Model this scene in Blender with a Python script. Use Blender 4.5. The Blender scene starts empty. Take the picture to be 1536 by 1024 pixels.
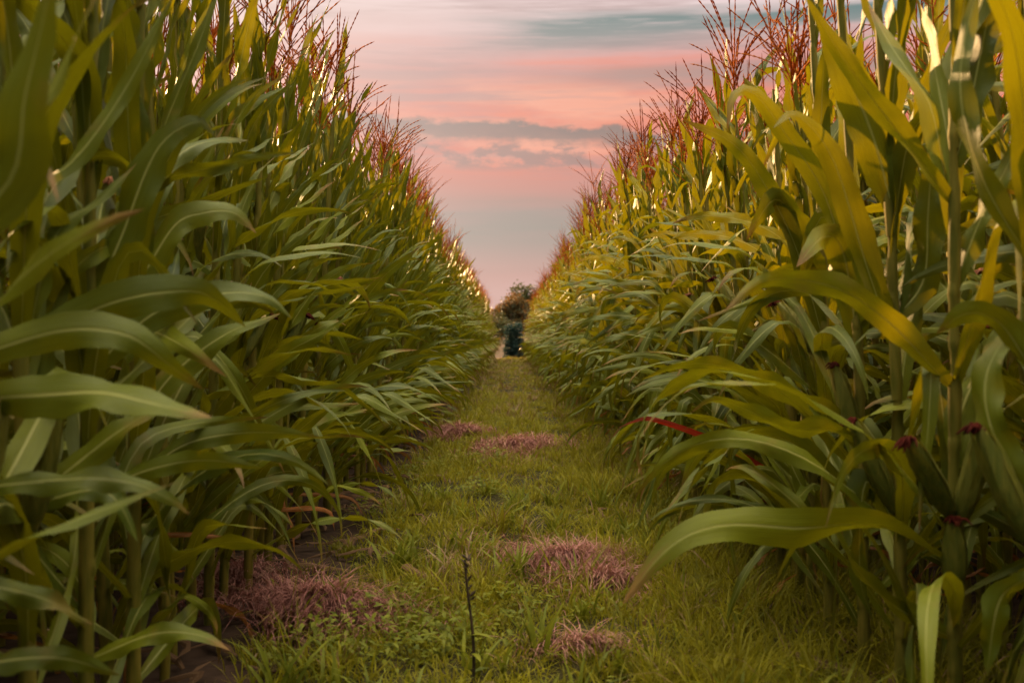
import bpy, math, random
import numpy as np
R = math.radians
C = bpy.context.scene.collection
rng = random.Random(7)
nr = np.random.RandomState(11)

# ------------------------------------------------------------------ scale of the place
F = 1707.0            # pixels (of a 1536 wide picture) per unit tangent: a 40 mm lens
VX, VY = 765.0, 505.0 # where the path vanishes
H = 0.95              # eye height
ROW_L, ROW_R = -1.00, 1.06
ROW_GAP, SPACING, END = 0.50, 0.168, 47.0

def at(px, py, d):
    return np.array(((px - VX) / F * d, d, H - (py - VY) / F * d))

# ------------------------------------------------------------------ materials
def mat(name):
    m = bpy.data.materials.new(name); m.use_nodes = True
    nt = m.node_tree; nt.nodes.clear()
    return m, nt
def N(nt, t, **kw):
    n = nt.nodes.new(t)
    for k, v in kw.items():
        if k.startswith('i_'):
            key = k[2:]
            key = int(key) if key.isdigit() else key.replace('_', ' ')
            n.inputs[key].default_value = v
        else: setattr(n, k, v)
    return n
def L(nt, a, b): nt.links.new(a, b)
def math_(nt, op, a, b=None, c=None, clamp=False):
    n = nt.nodes.new('ShaderNodeMath'); n.operation = op; n.use_clamp = clamp
    for i, v in enumerate((a, b, c)):
        if v is None: continue
        if isinstance(v, (int, float)): n.inputs[i].default_value = v
        else: L(nt, v, n.inputs[i])
    return n.outputs[0]
def mixc(nt, f, a, b, mode='MIX'):
    n = nt.nodes.new('ShaderNodeMix'); n.data_type = 'RGBA'; n.blend_type = mode
    if isinstance(f, (int, float)): n.inputs[0].default_value = f
    else: L(nt, f, n.inputs[0])
    for i, v in ((6, a), (7, b)):
        if isinstance(v, tuple): n.inputs[i].default_value = (*v, 1) if len(v) == 3 else v
        else: L(nt, v, n.inputs[i])
    return n.outputs[2]
def ramp(nt, fac, stops, interp='LINEAR'):
    n = nt.nodes.new('ShaderNodeValToRGB'); cr = n.color_ramp; cr.interpolation = interp
    while len(cr.elements) < len(stops): cr.elements.new(0.5)
    for e, (p, c) in zip(cr.elements, stops):
        e.position = p; e.color = (*c, 1) if isinstance(c, tuple) else (c, c, c, 1)
    L(nt, fac, n.inputs[0])
    return n.outputs[0]

def leaf_material(name, c1, c2, trans, midrib, tfac=0.32, rough=0.4, tip=(0.20, 0.09, 0.025), spec=0.5, spots=0.0):
    """a blade: pale midrib, fine long veins, mottled green, withered tip and edges"""
    m, nt = mat(name)
    uv = N(nt, 'ShaderNodeUVMap'); sep = N(nt, 'ShaderNodeSeparateXYZ'); L(nt, uv.outputs[0], sep.inputs[0])
    u, v = sep.outputs[0], sep.outputs[1]
    geo = N(nt, 'ShaderNodeNewGeometry'); oi = N(nt, 'ShaderNodeObjectInfo')
    n1 = N(nt, 'ShaderNodeTexNoise', i_Scale=3.1, i_Detail=3.0); L(nt, geo.outputs['Position'], n1.inputs['Vector'])
    mp = N(nt, 'ShaderNodeMapping'); mp.inputs['Scale'].default_value = (26, 3.2, 1); L(nt, uv.outputs[0], mp.inputs[0])
    n2 = N(nt, 'ShaderNodeTexNoise', i_Scale=1.6, i_Detail=4.0); L(nt, mp.outputs[0], n2.inputs['Vector'])
    f = math_(nt, 'ADD', math_(nt, 'MULTIPLY', n1.outputs[0], 0.9), math_(nt, 'MULTIPLY', oi.outputs['Random'], 0.5))
    f = math_(nt, 'SUBTRACT', f, 0.2, clamp=True)
    col = mixc(nt, f, c1, c2)
    streak = math_(nt, 'MULTIPLY_ADD', n2.outputs[0], 0.5, 0.72)
    col = mixc(nt, 1.0, col, N_comb(nt, streak), 'MULTIPLY')
    au = math_(nt, 'ABSOLUTE', math_(nt, 'SUBTRACT', u, 0.5))
    rib = math_(nt, 'SUBTRACT', 1.0, math_(nt, 'DIVIDE', au, 0.045), clamp=True)
    ribw = math_(nt, 'MULTIPLY', rib, math_(nt, 'SUBTRACT', 1.0, math_(nt, 'MULTIPLY', v, 0.75)))
    ribw = math_(nt, 'MULTIPLY', ribw, 1.5, clamp=True)
    col = mixc(nt, ribw, col, midrib)
    w = math_(nt, 'ADD', math_(nt, 'MULTIPLY', v, 1.0), math_(nt, 'MULTIPLY', math_(nt, 'SUBTRACT', n2.outputs[0], 0.5), 0.5))
    w = math_(nt, 'ADD', w, math_(nt, 'MULTIPLY', math_(nt, 'SUBTRACT', oi.outputs['Random'], 0.5), 0.16))
    tipf = ramp(nt, w, ((0.0, 0.0), (0.93, 0.0), (1.0, 0.9)))
    col = mixc(nt, tipf, col, tip)
    if spots:
        n3 = N(nt, 'ShaderNodeTexNoise', i_Scale=9.0, i_Detail=5.0); L(nt, geo.outputs['Position'], n3.inputs['Vector'])
        col = mixc(nt, ramp(nt, n3.outputs[0], ((0.62, 0.0), (0.74, spots))), col, tip)
    p = N(nt, 'ShaderNodeBsdfPrincipled', i_Roughness=rough); L(nt, col, p.inputs['Base Color'])
    p.inputs['Specular IOR Level'].default_value = spec
    wv = math_(nt, 'SINE', math_(nt, 'MULTIPLY', u, 95.0))
    hgt = math_(nt, 'ADD', math_(nt, 'MULTIPLY', wv, 0.35), math_(nt, 'MULTIPLY', rib, 1.6))
    hgt = math_(nt, 'ADD', hgt, n2.outputs[0])
    b = N(nt, 'ShaderNodeBump', i_Strength=0.28, i_Distance=0.004); L(nt, hgt, b.inputs['Height'])
    L(nt, b.outputs[0], p.inputs['Normal'])
    rr = math_(nt, 'MULTIPLY_ADD', n2.outputs[0], 0.25, rough - 0.10); L(nt, rr, p.inputs['Roughness'])
    t = N(nt, 'ShaderNodeBsdfTranslucent')
    L(nt, mixc(nt, tipf, mixc(nt, 1.0, trans, N_comb(nt, streak), 'MULTIPLY'), tip), t.inputs[0])
    mx = N(nt, 'ShaderNodeMixShader', i_0=tfac)
    tf = math_(nt, 'MULTIPLY', math_(nt, 'SUBTRACT', 1.0, math_(nt, 'MULTIPLY', ribw, 0.6)), tfac); L(nt, tf, mx.inputs[0])
    L(nt, p.outputs[0], mx.inputs[1]); L(nt, t.outputs[0], mx.inputs[2])
    o = N(nt, 'ShaderNodeOutputMaterial'); L(nt, mx.outputs[0], o.inputs[0])
    return m
def N_comb(nt, v):
    c = N(nt, 'ShaderNodeCombineColor')
    for i in range(3): L(nt, v, c.inputs[i])
    return c.outputs[0]

def plain_material(name, c1, c2, scale=20.0, rough=0.6, trans=None, tfac=0.25, stretch=None, bump=0.3, uvn=False, spec=0.4):
    m, nt = mat(name)
    geo = N(nt, 'ShaderNodeNewGeometry'); oi = N(nt, 'ShaderNodeObjectInfo')
    vec = geo.outputs['Position']
    if stretch:
        mp = N(nt, 'ShaderNodeMapping'); mp.inputs['Scale'].default_value = stretch; L(nt, vec, mp.inputs[0]); vec = mp.outputs[0]
    n = N(nt, 'ShaderNodeTexNoise', i_Scale=scale, i_Detail=4.0); L(nt, vec, n.inputs['Vector'])
    f = math_(nt, 'ADD', math_(nt, 'MULTIPLY', math_(nt, 'SUBTRACT', n.outputs[0], 0.28), 2.0), math_(nt, 'MULTIPLY', math_(nt, 'SUBTRACT', oi.outputs['Random'], 0.5), 0.4), clamp=True)
    col = mixc(nt, f, c1, c2)
    p = N(nt, 'ShaderNodeBsdfPrincipled', i_Roughness=rough); L(nt, col, p.inputs['Base Color'])
    p.inputs['Specular IOR Level'].default_value = spec
    if bump:
        b = N(nt, 'ShaderNodeBump', i_Strength=bump, i_Distance=0.01); L(nt, n.outputs[0], b.inputs['Height']); L(nt, b.outputs[0], p.inputs['Normal'])
    out = p.outputs[0]
    if trans:
        t = N(nt, 'ShaderNodeBsdfTranslucent'); t.inputs[0].default_value = (*trans, 1)
        mx = N(nt, 'ShaderNodeMixShader', i_0=tfac); L(nt, out, mx.inputs[1]); L(nt, t.outputs[0], mx.inputs[2]); out = mx.outputs[0]
    o = N(nt, 'ShaderNodeOutputMaterial'); L(nt, out, o.inputs[0])
    return m

M = {}
M['leaf'] = leaf_material('corn_leaf_green', (0.012, 0.028, 0.002), (0.150, 0.152, 0.006), (0.55, 0.46, 0.006), (0.34, 0.30, 0.09), tfac=0.13, rough=0.42, spec=0.18, spots=0.35)
M['dry'] = leaf_material('corn_leaf_withered', (0.10, 0.045, 0.018), (0.36, 0.12, 0.03), (0.5, 0.18, 0.03), (0.5, 0.3, 0.14), tfac=0.3, rough=0.7, spec=0.2)
M['litter'] = leaf_material('corn_litter', (0.05, 0.028, 0.016), (0.16, 0.08, 0.04), (0.1, 0.05, 0.02), (0.2, 0.12, 0.07), tfac=0.1, rough=0.8, spec=0.1)
M['red'] = leaf_material('corn_leaf_red', (0.14, 0.018, 0.010), (0.36, 0.035, 0.020), (0.5, 0.03, 0.01), (0.45, 0.1, 0.05), tfac=0.3, rough=0.5, tip=(0.3, 0.04, 0.02))
M['stalk'] = plain_material('corn_stalk', (0.10, 0.090, 0.010), (0.26, 0.18, 0.03), 9.0, 0.65, spec=0.15, stretch=(6, 6, 1), bump=0.2)
M['husk'] = plain_material('corn_husk', (0.10, 0.11, 0.012), (0.24, 0.19, 0.03), 26.0, 0.5, trans=(0.4, 0.3, 0.03), tfac=0.15, stretch=(5, 5, 0.6), bump=0.5)
M['silk'] = plain_material('corn_silk', (0.035, 0.004, 0.003), (0.085, 0.012, 0.006), 60.0, 0.9, spec=0.08)
M['silk2'] = plain_material('corn_silk_brown', (0.22, 0.06, 0.02), (0.36, 0.12, 0.04), 60.0, 0.7)
M['tassel'] = plain_material('corn_tassel', (0.085, 0.015, 0.005), (0.46, 0.125, 0.010), 5.0, 0.8, spec=0.08, trans=(0.6, 0.2, 0.04), tfac=0.3, bump=0)
M['grass'] = plain_material('grass_green', (0.040, 0.042, 0.001), (0.25, 0.208, 0.003), 8.0, 0.6, spec=0.12, trans=(0.32, 0.26, 0.02), tfac=0.3, bump=0)
M['straw'] = plain_material('grass_straw', (0.11, 0.055, 0.02), (0.27, 0.15, 0.07), 9.0, 0.6, trans=(0.3, 0.16, 0.05), tfac=0.2, bump=0)
M['weed'] = plain_material('weed_leaf', (0.060, 0.072, 0.004), (0.19, 0.18, 0.008), 9.0, 0.6, spec=0.15, trans=(0.25, 0.25, 0.02), tfac=0.25, bump=0)
M['drygrass'] = plain_material('grass_dead', (0.15, 0.036, 0.033), (0.55, 0.25, 0.21), 40.0, 0.65, trans=(0.35, 0.14, 0.1), tfac=0.2, bump=0)
M['stem'] = plain_material('weed_stem_dark', (0.035, 0.02, 0.014), (0.07, 0.035, 0.02), 30.0, 0.7)
M['soil'] = plain_material('field_soil', (0.018, 0.010, 0.007), (0.050, 0.027, 0.018), 11.0, 0.95, bump=1.0, spec=0.1)
M['turf'] = plain_material('path_turf', (0.020, 0.018, 0.005), (0.040, 0.028, 0.010), 13.0, 0.95, bump=1.0, spec=0.1)
M['bark'] = plain_material('tree_bark', (0.05, 0.032, 0.02), (0.10, 0.065, 0.04), 12.0, 0.9, stretch=(4, 4, 0.6))
M['crown_dark'] = plain_material('tree_leaf_dark', (0.030, 0.042, 0.012), (0.065, 0.07, 0.018), 1.6, 0.6, trans=(0.12, 0.1, 0.02), tfac=0.25, bump=0)
M['crown_russet'] = plain_material('tree_leaf_russet', (0.04, 0.045, 0.012), (0.10, 0.075, 0.02), 1.6, 0.6, trans=(0.3, 0.13, 0.03), tfac=0.3, bump=0)
M['crown_teal'] = plain_material('shrub_leaf_blue_green', (0.008, 0.024, 0.020), (0.020, 0.044, 0.034), 2.2, 0.6, trans=(0.03, 0.08, 0.05), tfac=0.2, bump=0)

# ------------------------------------------------------------------ mesh arrays: (verts, quads, uvs per corner)
def norm(v): return v / np.maximum(np.linalg.norm(v, axis=-1, keepdims=True), 1e-9)
def grid_quads(n, m, closed=False):
    i = np.arange(n - 1)[:, None]; k = m if closed else m - 1
    j = np.arange(k)[None, :]; j2 = (j + 1) % m
    q = np.stack(np.broadcast_arrays(i * m + j, i * m + j2, (i + 1) * m + j2, (i + 1) * m + j), -1)
    return q.reshape(-1, 4)
def join(parts):
    V, Q, U, o = [], [], [], 0
    for v, q, u in parts:
        V.append(v); Q.append(q + o); U.append(u); o += len(v)
    return np.concatenate(V), np.concatenate(Q), np.concatenate(U)
def mesh_from(name, parts, mats):
    """parts: list of (verts, quads, uvs); mats: one material key, or one per part"""
    if isinstance(mats, str): mats = [mats] * len(parts)
    keys = list(dict.fromkeys(mats))
    v, q, u = join(parts)
    me = bpy.data.meshes.new(name)
    me.vertices.add(len(v)); me.vertices.foreach_set('co', v.astype(np.float32).ravel())
    me.loops.add(q.size); me.loops.foreach_set('vertex_index', q.astype(np.int32).ravel())
    me.polygons.add(len(q))
    me.polygons.foreach_set('loop_start', np.arange(0, q.size, 4, dtype=np.int32))
    me.polygons.foreach_set('use_smooth', np.ones(len(q), bool))
    mi = np.concatenate([np.full(len(p[1]), keys.index(k), np.int32) for p, k in zip(parts, mats)])
    for k in keys: me.materials.append(M[k])
    me.polygons.foreach_set('material_index', mi)
    ul = me.uv_layers.new(name='UVMap'); ul.data.foreach_set('uv', u.astype(np.float32).ravel())
    me.update(calc_edges=True)
    return me
def place(name, me, parent=None, loc=None):
    o = bpy.data.objects.new(name, me); C.objects.link(o)
    if parent: o.parent = parent
    if loc is not None: o.location = loc
    return o
def tag(o, label=None, cat=None, group=None, kind=None):
    for k, v in (('label', label), ('category', cat), ('group', group), ('kind', kind)):
        if v: o[k] = v
def empty(name, loc, rz=0.0):
    o = bpy.data.objects.new(name, None); C.objects.link(o); o.empty_display_size = 0.1
    o.location = loc; o.rotation_euler = (0, 0, rz)
    return o

def tube(pts, rad, k=5, flat=1.0):
    pts = np.asarray(pts, float); n = len(pts)
    rad = np.broadcast_to(np.asarray(rad, float), (n,))
    t = norm(np.gradient(pts, axis=0))
    ref = np.where(np.abs(t[:, 2:3]) > 0.9, np.array([[1.0, 0, 0]]), np.array([[0, 0, 1.0]]))
    a = norm(np.cross(t, ref)); b = np.cross(t, a)
    th = np.arange(k) * 2 * math.pi / k
    v = pts[:, None] + rad[:, None, None] * (np.cos(th)[None, :, None] * a[:, None] + flat * np.sin(th)[None, :, None] * b[:, None])
    q = grid_quads(n, k, True)
    uu = np.stack(((q % k) / k, (q // k) / max(1, n - 1)), -1).reshape(-1, 2)
    return v.reshape(-1, 3), q, uu
def smooth_curve(P, n):
    P = np.asarray(P, float)
    P2 = np.concatenate((P[:1] * 2 - P[1:2], P, P[-1:] * 2 - P[-2:-1]))
    seg = len(P) - 1; out = []
    for s in np.linspace(0, seg - 1e-6, n):
        i = int(s); t = s - i; p0, p1, p2, p3 = P2[i:i + 4]
        out.append(0.5 * (2 * p1 + (p2 - p0) * t + (2 * p0 - 5 * p1 + 4 * p2 - p3) * t * t + (3 * p1 - p0 - 3 * p2 + p3) * t ** 3))
    out = np.array(out)
    d = np.concatenate(([0], np.cumsum(np.linalg.norm(np.diff(out, axis=0), axis=1))))
    t = np.linspace(0, d[-1], n)
    return np.stack([np.interp(t, d, out[:, c]) for c in range(3)], -1)
def width_profile(s):
    return np.interp(s, (0, .05, .15, .3, .45, .6, .75, .87, .95, 1), (.38, .5, .78, .97, 1, .93, .72, .43, .2, .015))
def blade(c, side, w, m=5, fold=0.25, wave=0.010, freq=5.0, ph=0.0, twist=None):
    """a maize leaf along the centre line c: folded on its midrib, with a wavy margin"""
    n = len(c); s = np.linspace(0, 1, n)
    t = norm(np.gradient(c, axis=0))
    side = norm(side - t * np.sum(side * t, -1, keepdims=True)); nrm = np.cross(side, t)
    if twist is not None:
        ca, sa = np.cos(twist)[:, None], np.sin(twist)[:, None]
        side, nrm = side * ca + nrm * sa, nrm * ca - side * sa
    wd = w * width_profile(s) * (1 + (.07 * np.sin(s * 31 + ph * 3) * np.sin(s * 17 + ph) if m > 3 else 0))
    x = np.linspace(-1, 1, m)
    env = np.clip(s * 4, 0, 1) * np.clip((1 - s) * 3, 0, 1)
    foldv = fold * (1 - 0.75 * np.clip(s * 1.6, 0, 1)) + 0.05
    off = np.abs(x)[None, :] * (wd / 2)[:, None] * foldv[:, None]
    wv = wave * env[:, None] * (np.abs(x) ** 1.5)[None, :] * np.where(x[None, :] < 0,
         np.sin(s * freq * 6.28 + ph)[:, None], np.sin(s * freq * 5.6 + ph * 1.7 + 1.3)[:, None])
    v = c[:, None] + side[:, None] * (x[None, :, None] * (wd / 2)[:, None, None]) + nrm[:, None] * (off + wv)[:, :, None]
    q = grid_quads(n, m)
    uu = np.stack(((q % m) / (m - 1), (q // m) / (n - 1)), -1).reshape(-1, 2)
    return v.reshape(-1, 3), q, uu

# ------------------------------------------------------------------ the maize plant
def stalk_x(z, lean, top): return lean * (max(z, 0) / top) ** 2
def leaf_line(sp, n):
    """centre line of a leaf springing from the stalk and bending over"""
    s = np.linspace(0, 1, n); ds = sp['len'] / (n - 1)
    if sp['kink']:
        k = np.clip((s - sp['kink'] + .09) / .18, 0, 1); e = sp['e0'] - sp['droop'] * (.25 * s ** sp['p'] + .75 * k * k * (3 - 2 * k))
    else: e = sp['e0'] - sp['droop'] * s ** sp['p']
    az = sp['az'] + sp['sweep'] * s ** 1.5 + .12 * np.sin(s * 6 + sp['ph']); e = e + .10 * np.sin(s * 8 + sp['ph'] * 2) * s
    d = np.stack((np.cos(e) * np.cos(az), np.cos(e) * np.sin(az), np.sin(e)), -1)
    base = np.array((stalk_x(sp['z'], sp['lean'], sp['top']), 0, sp['z']))
    c = base + np.concatenate((np.zeros((1, 3)), np.cumsum((d[:-1] + d[1:]) / 2 * ds, axis=0)))
    side = np.stack((-np.sin(az), np.cos(az), 0 * az), -1)
    return c, side, s
def leaf_part(sp, n, m):
    c, side, s = leaf_line(sp, n)
    return blade(c, side, sp['w'], m, sp['fold'], sp['wave'], sp['freq'], sp['ph'], sp['twist'] * s ** 1.2 + sp['twist0'])
def stalk_part(sp, n, k):
    top = sp['top']; zs, rs = [], []
    nodes = sp['nodes']
    if n > 8:
        for z in nodes:
            for dz, f in ((-0.012, 1.0), (0.0, 1.28), (0.014, 1.22), (0.03, 1.02)): zs.append(z + dz); rs.append(f)
        zs = [-0.02] + zs + [top]; rs = [1.1] + rs + [0.9]
    else:
        zs = list(np.linspace(-0.02, top, n)); rs = [1.1] * n
    zs = np.array(zs); rs = np.array(rs)
    base = np.interp(zs, (0, 0.5, 1.3, top), (0.0135, 0.0125, 0.0095, 0.0045))
    zig = 0.004 * np.sin(zs * 17) if n > 8 else 0
    pts = np.stack((np.array([stalk_x(z, sp['lean'], top) for z in zs]) + zig, 0 * zs + zig * 0.5, zs), -1)
    return tube(pts, base * rs, k)
def sheath_parts(sp, n, k):
    """leaf sheaths wrapped round the stalk below each blade"""
    out = []
    for lf in sp['leaves']:
        z1 = lf['z']; z0 = max(0.0, z1 - 0.14)
        zs = np.linspace(z0, z1 + 0.01, 4)
        r = np.interp(zs, (0, 0.5, 1.3, sp['top']), (0.0135, 0.0125, 0.0095, 0.0045)) + np.array((0.001, 0.003, 0.0042, 0.0035))
        pts = np.stack(([stalk_x(z, sp['lean'], sp['top']) for z in zs], 0 * zs, zs), -1)
        out.append(tube(pts, r, k))
    return out
def tassel_part(sp, fine):
    r = random.Random(sp['seed']); out = []
    x0 = stalk_x(sp['top'], sp['lean'], sp['top']); base = np.array((x0, 0, sp['top'] - 0.01))
    lean = np.array((sp['lean'] * 0.9, r.uniform(-.08, .08), 1.0)); lean /= np.linalg.norm(lean)
    Lc = sp['tassel']; n = 22 if fine else 4; k = 3
    def strand(p, d, ln, dr):
        s = np.linspace(0, 1, n)[:, None]
        c = p + d * ln * s + np.array((0, 0, -1.0)) * dr * ln * s ** 2
        if fine:
            rad = np.where(np.arange(n) % 2 == 0, 0.0017, 0.0042); rad[:3] = 0.0017; rad[-1] = 0.0006
        else: rad = np.array([0.0030] * (n - 1) + [0.001])
        out.append(tube(c, rad, k))
    strand(base, lean, Lc, 0.0)
    for i in range(sp['nb']):
        t = r.uniform(0.14, 0.46); a = r.uniform(0, 6.28); e = R(r.uniform(38, 72))
        d = np.array((math.cos(e) * math.cos(a), math.cos(e) * math.sin(a), math.sin(e))) + np.array((sp['lean'] * 0.6, 0, 0))
        strand(base + lean * Lc * t, d / np.linalg.norm(d), Lc * r.uniform(.42, .66), r.uniform(0.02, 0.30))
    return out
def ear_parts(sp, fine):
    """husk and silk of one ear"""
    r = random.Random(sp['seed'] + 5)
    z = sp['ear_z']; a = sp['ear_az']; tilt = R(sp['ear_tilt']); ln = sp['ear_len']
    d = np.array((math.sin(tilt) * math.cos(a), math.sin(tilt) * math.sin(a), math.cos(tilt)))
    b = np.array((stalk_x(z, sp['lean'], sp['top']), 0, z)) + 0.012 * np.array((math.cos(a), math.sin(a), 0))
    s = np.linspace(0, 1, 10 if fine else 5)
    rad = np.interp(s, (0, .08, .3, .6, .85, 1), (.010, .019, .026, .025, .017, .008))
    husk = [tube(b + d * ln * s[:, None], rad, 9 if fine else 5)]
    if fine:
        perp = norm(np.cross(d, np.array((0.3, 0.2, 1.0))))
        for i in range(5):
            ang = i * 1.257 + r.uniform(-.3, .3)
            q = perp * math.cos(ang) + np.cross(d, perp) * math.sin(ang)
            ss = np.linspace(0, 1, 8)
            rr = np.interp(ss, (0, .3, .7, 1), (.014, .027, .024, .012 + r.uniform(0, .012)))
            c = b + d * (ln * 1.02 * ss[:, None]) + q * rr[:, None]
            side = np.broadcast_to(np.cross(q, d), c.shape)
            husk.append(blade(c, side, .036, 3, .5, .002, 2, i))
    tip = b + d * ln; silk = []
    for i in range(44 if fine else 5):
        dd = d + np.array([r.gauss(0, .17) for _ in range(3)]); dd /= np.linalg.norm(dd)
        l2 = r.uniform(.035, .075); ss = np.linspace(0, 1, 4)[:, None]
        silk.append(tube(tip - d * .012 + dd * l2 * ss + np.array((0, 0, -1)) * l2 * .8 * ss ** 2, np.array((.0042, .0042, .0036, .0015)) * (1 if fine else 1.8), 3))
    return husk, silk

def plant_spec(seed, left):
    r = random.Random(seed)
    sp = {'seed': seed, 'lean': (r.uniform(-.08, .07) if left else r.uniform(-.10, .08))}
    sp['top'] = r.uniform(1.86, 2.16) if left else r.uniform(1.96, 2.26)
    sp['tassel'] = r.uniform(.46, .64); sp['nb'] = r.randint(8, 14)
    nl = r.randint(18, 20); zs = .14 + (sp['top'] - .27) * np.linspace(0, 1, nl) ** 1.12
    sp['nodes'] = [float(z) for z in zs]
    toward = 0.0 if left else math.pi
    leaves = []
    for i, z in enumerate(zs):
        h = z / sp['top']
        tow = (i % 2 == 0) if r.random() < .62 else True
        az = (toward if tow else toward + math.pi) + r.gauss(0, .78)
        if left:
            if h > .68: e0, dr = r.uniform(68, 88), r.uniform(2, 30)
            elif h > .50: e0, dr = r.uniform(62, 86), r.uniform(5, 85)
            elif h > .30: e0, dr = r.uniform(50, 80), r.uniform(15, 150)
            else: e0, dr = r.uniform(34, 66), r.uniform(40, 130)
            p = r.uniform(1.0, 2.6); kink = r.random() < (.1 if h > .7 else .38)
        else:
            if h > .70: e0, dr = r.uniform(72, 88), r.choice((r.uniform(2, 30), r.uniform(2, 30), r.uniform(110, 175)))
            elif h > .50: e0, dr = r.uniform(68, 86), r.choice((r.uniform(5, 50), r.uniform(90, 170)))
            elif h > .32: e0, dr = r.uniform(48, 82), r.uniform(50, 172)
            else: e0, dr = r.uniform(42, 74), r.uniform(80, 165)
            p = r.uniform(1.0, 2.4); kink = r.random() < .55
        ln = float(np.interp(h, (0, .25, .5, .72, .86, 1), (.60, .80, .66, .56, .54, .50) if left else (.70, .90, .72, .54, .52, .46))) * r.uniform(.88, 1.12)
        w = float(np.interp(h, (0, .25, .5, .8, 1), (.034, .047, .053, .045, .034))) * r.uniform(.7, 1.25)
        kind = 'leaf'
        if h < .15 and r.random() < .16: kind = 'dry'
        elif h < .4 and r.random() < .03: kind = 'dry'
        if kind == 'dry': e0, dr = r.uniform(-35, 5), r.uniform(40, 60)
        leaves.append(dict(z=float(z), az=az, e0=R(e0), droop=R(dr), p=p, len=ln * (.55 if kind == 'dry' else 1), w=w * (.36 if kind == 'dry' else 1), lean=sp['lean'], top=sp['top'],
                           sweep=r.gauss(0, .45), kink=(r.uniform(.35, .7) if kink else 0),  fold=r.uniform(.25, .6), wave=r.uniform(.006, .018), freq=r.uniform(2.0, 4.5), ph=r.uniform(0, 6),
                           twist=R(r.gauss(0, 85)), twist0=R(r.gauss(0, 22)), kind=kind))
    sp['leaves'] = leaves
    sp['ear'] = r.random() < .62
    sp['ear_z'] = r.uniform(.78, 1.12); sp['ear_az'] = toward + r.gauss(0, .8); sp['ear_tilt'] = r.uniform(10, 32); sp['ear_len'] = r.uniform(.19, .25)
    sp['silk'] = 'silk' if r.random() < .7 else 'silk2'
    return sp

def plant_parts(sp, fine, extra=()):
    """[(name, material keys, parts, children)] of one plant"""
    out = []
    out.append(('stalk', 'stalk', [stalk_part(sp, 20 if fine else 5, 8 if fine else 4)] + (sheath_parts(sp, 4, 8) if fine else []), []))
    if fine:
        for lf in sp['leaves']: out.append(('leaf', lf['kind'], [leaf_part(lf, 18, 7)], []))
        for kind, prt in extra: out.append(('leaf', kind, [prt], []))
    else:
        out.append(('foliage', [lf['kind'] for lf in sp['leaves']], [leaf_part(lf, 9, 3) for lf in sp['leaves']], []))
    if sp.get('tassel'): out.append(('tassel', 'tassel', tassel_part(sp, fine), []))
    if sp['ear']:
        hk, sk = ear_parts(sp, fine)
        out.append(('ear', 'husk', hk, [('silk', sp['silk'], sk)]))
    return out
LEAF_LABEL = {'dry': 'withered orange brown leaf', 'red': 'bright red withered leaf'}
def build_plant(parts, loc=(0, 0, 0)):
    root = empty('corn_plant', loc)
    for name, mk, prt, kids in parts:
        o = place(name, mesh_from(name, prt, mk), root)
        if name == 'leaf' and mk in LEAF_LABEL: o['label'] = LEAF_LABEL[mk]
        for kn, km, kp in kids: place(kn, mesh_from(kn, kp, km), o)
    return root
def copy_tree(o, parent=None):
    c = o.copy(); C.objects.link(c); c.parent = parent
    for ch in o.children: copy_tree(ch, c)
    return c

NV = 12
spec = {s: [plant_spec(100 * (1 + s) + i, s == 0) for i in range(NV)] for s in (0, 1)}
proto = {}
def get_plant(s, i, fine):
    k = (s, i, fine)
    if k not in proto:
        proto[k] = build_plant(plant_parts(spec[s][i], fine)); return proto[k]
    return copy_tree(proto[k])

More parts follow.
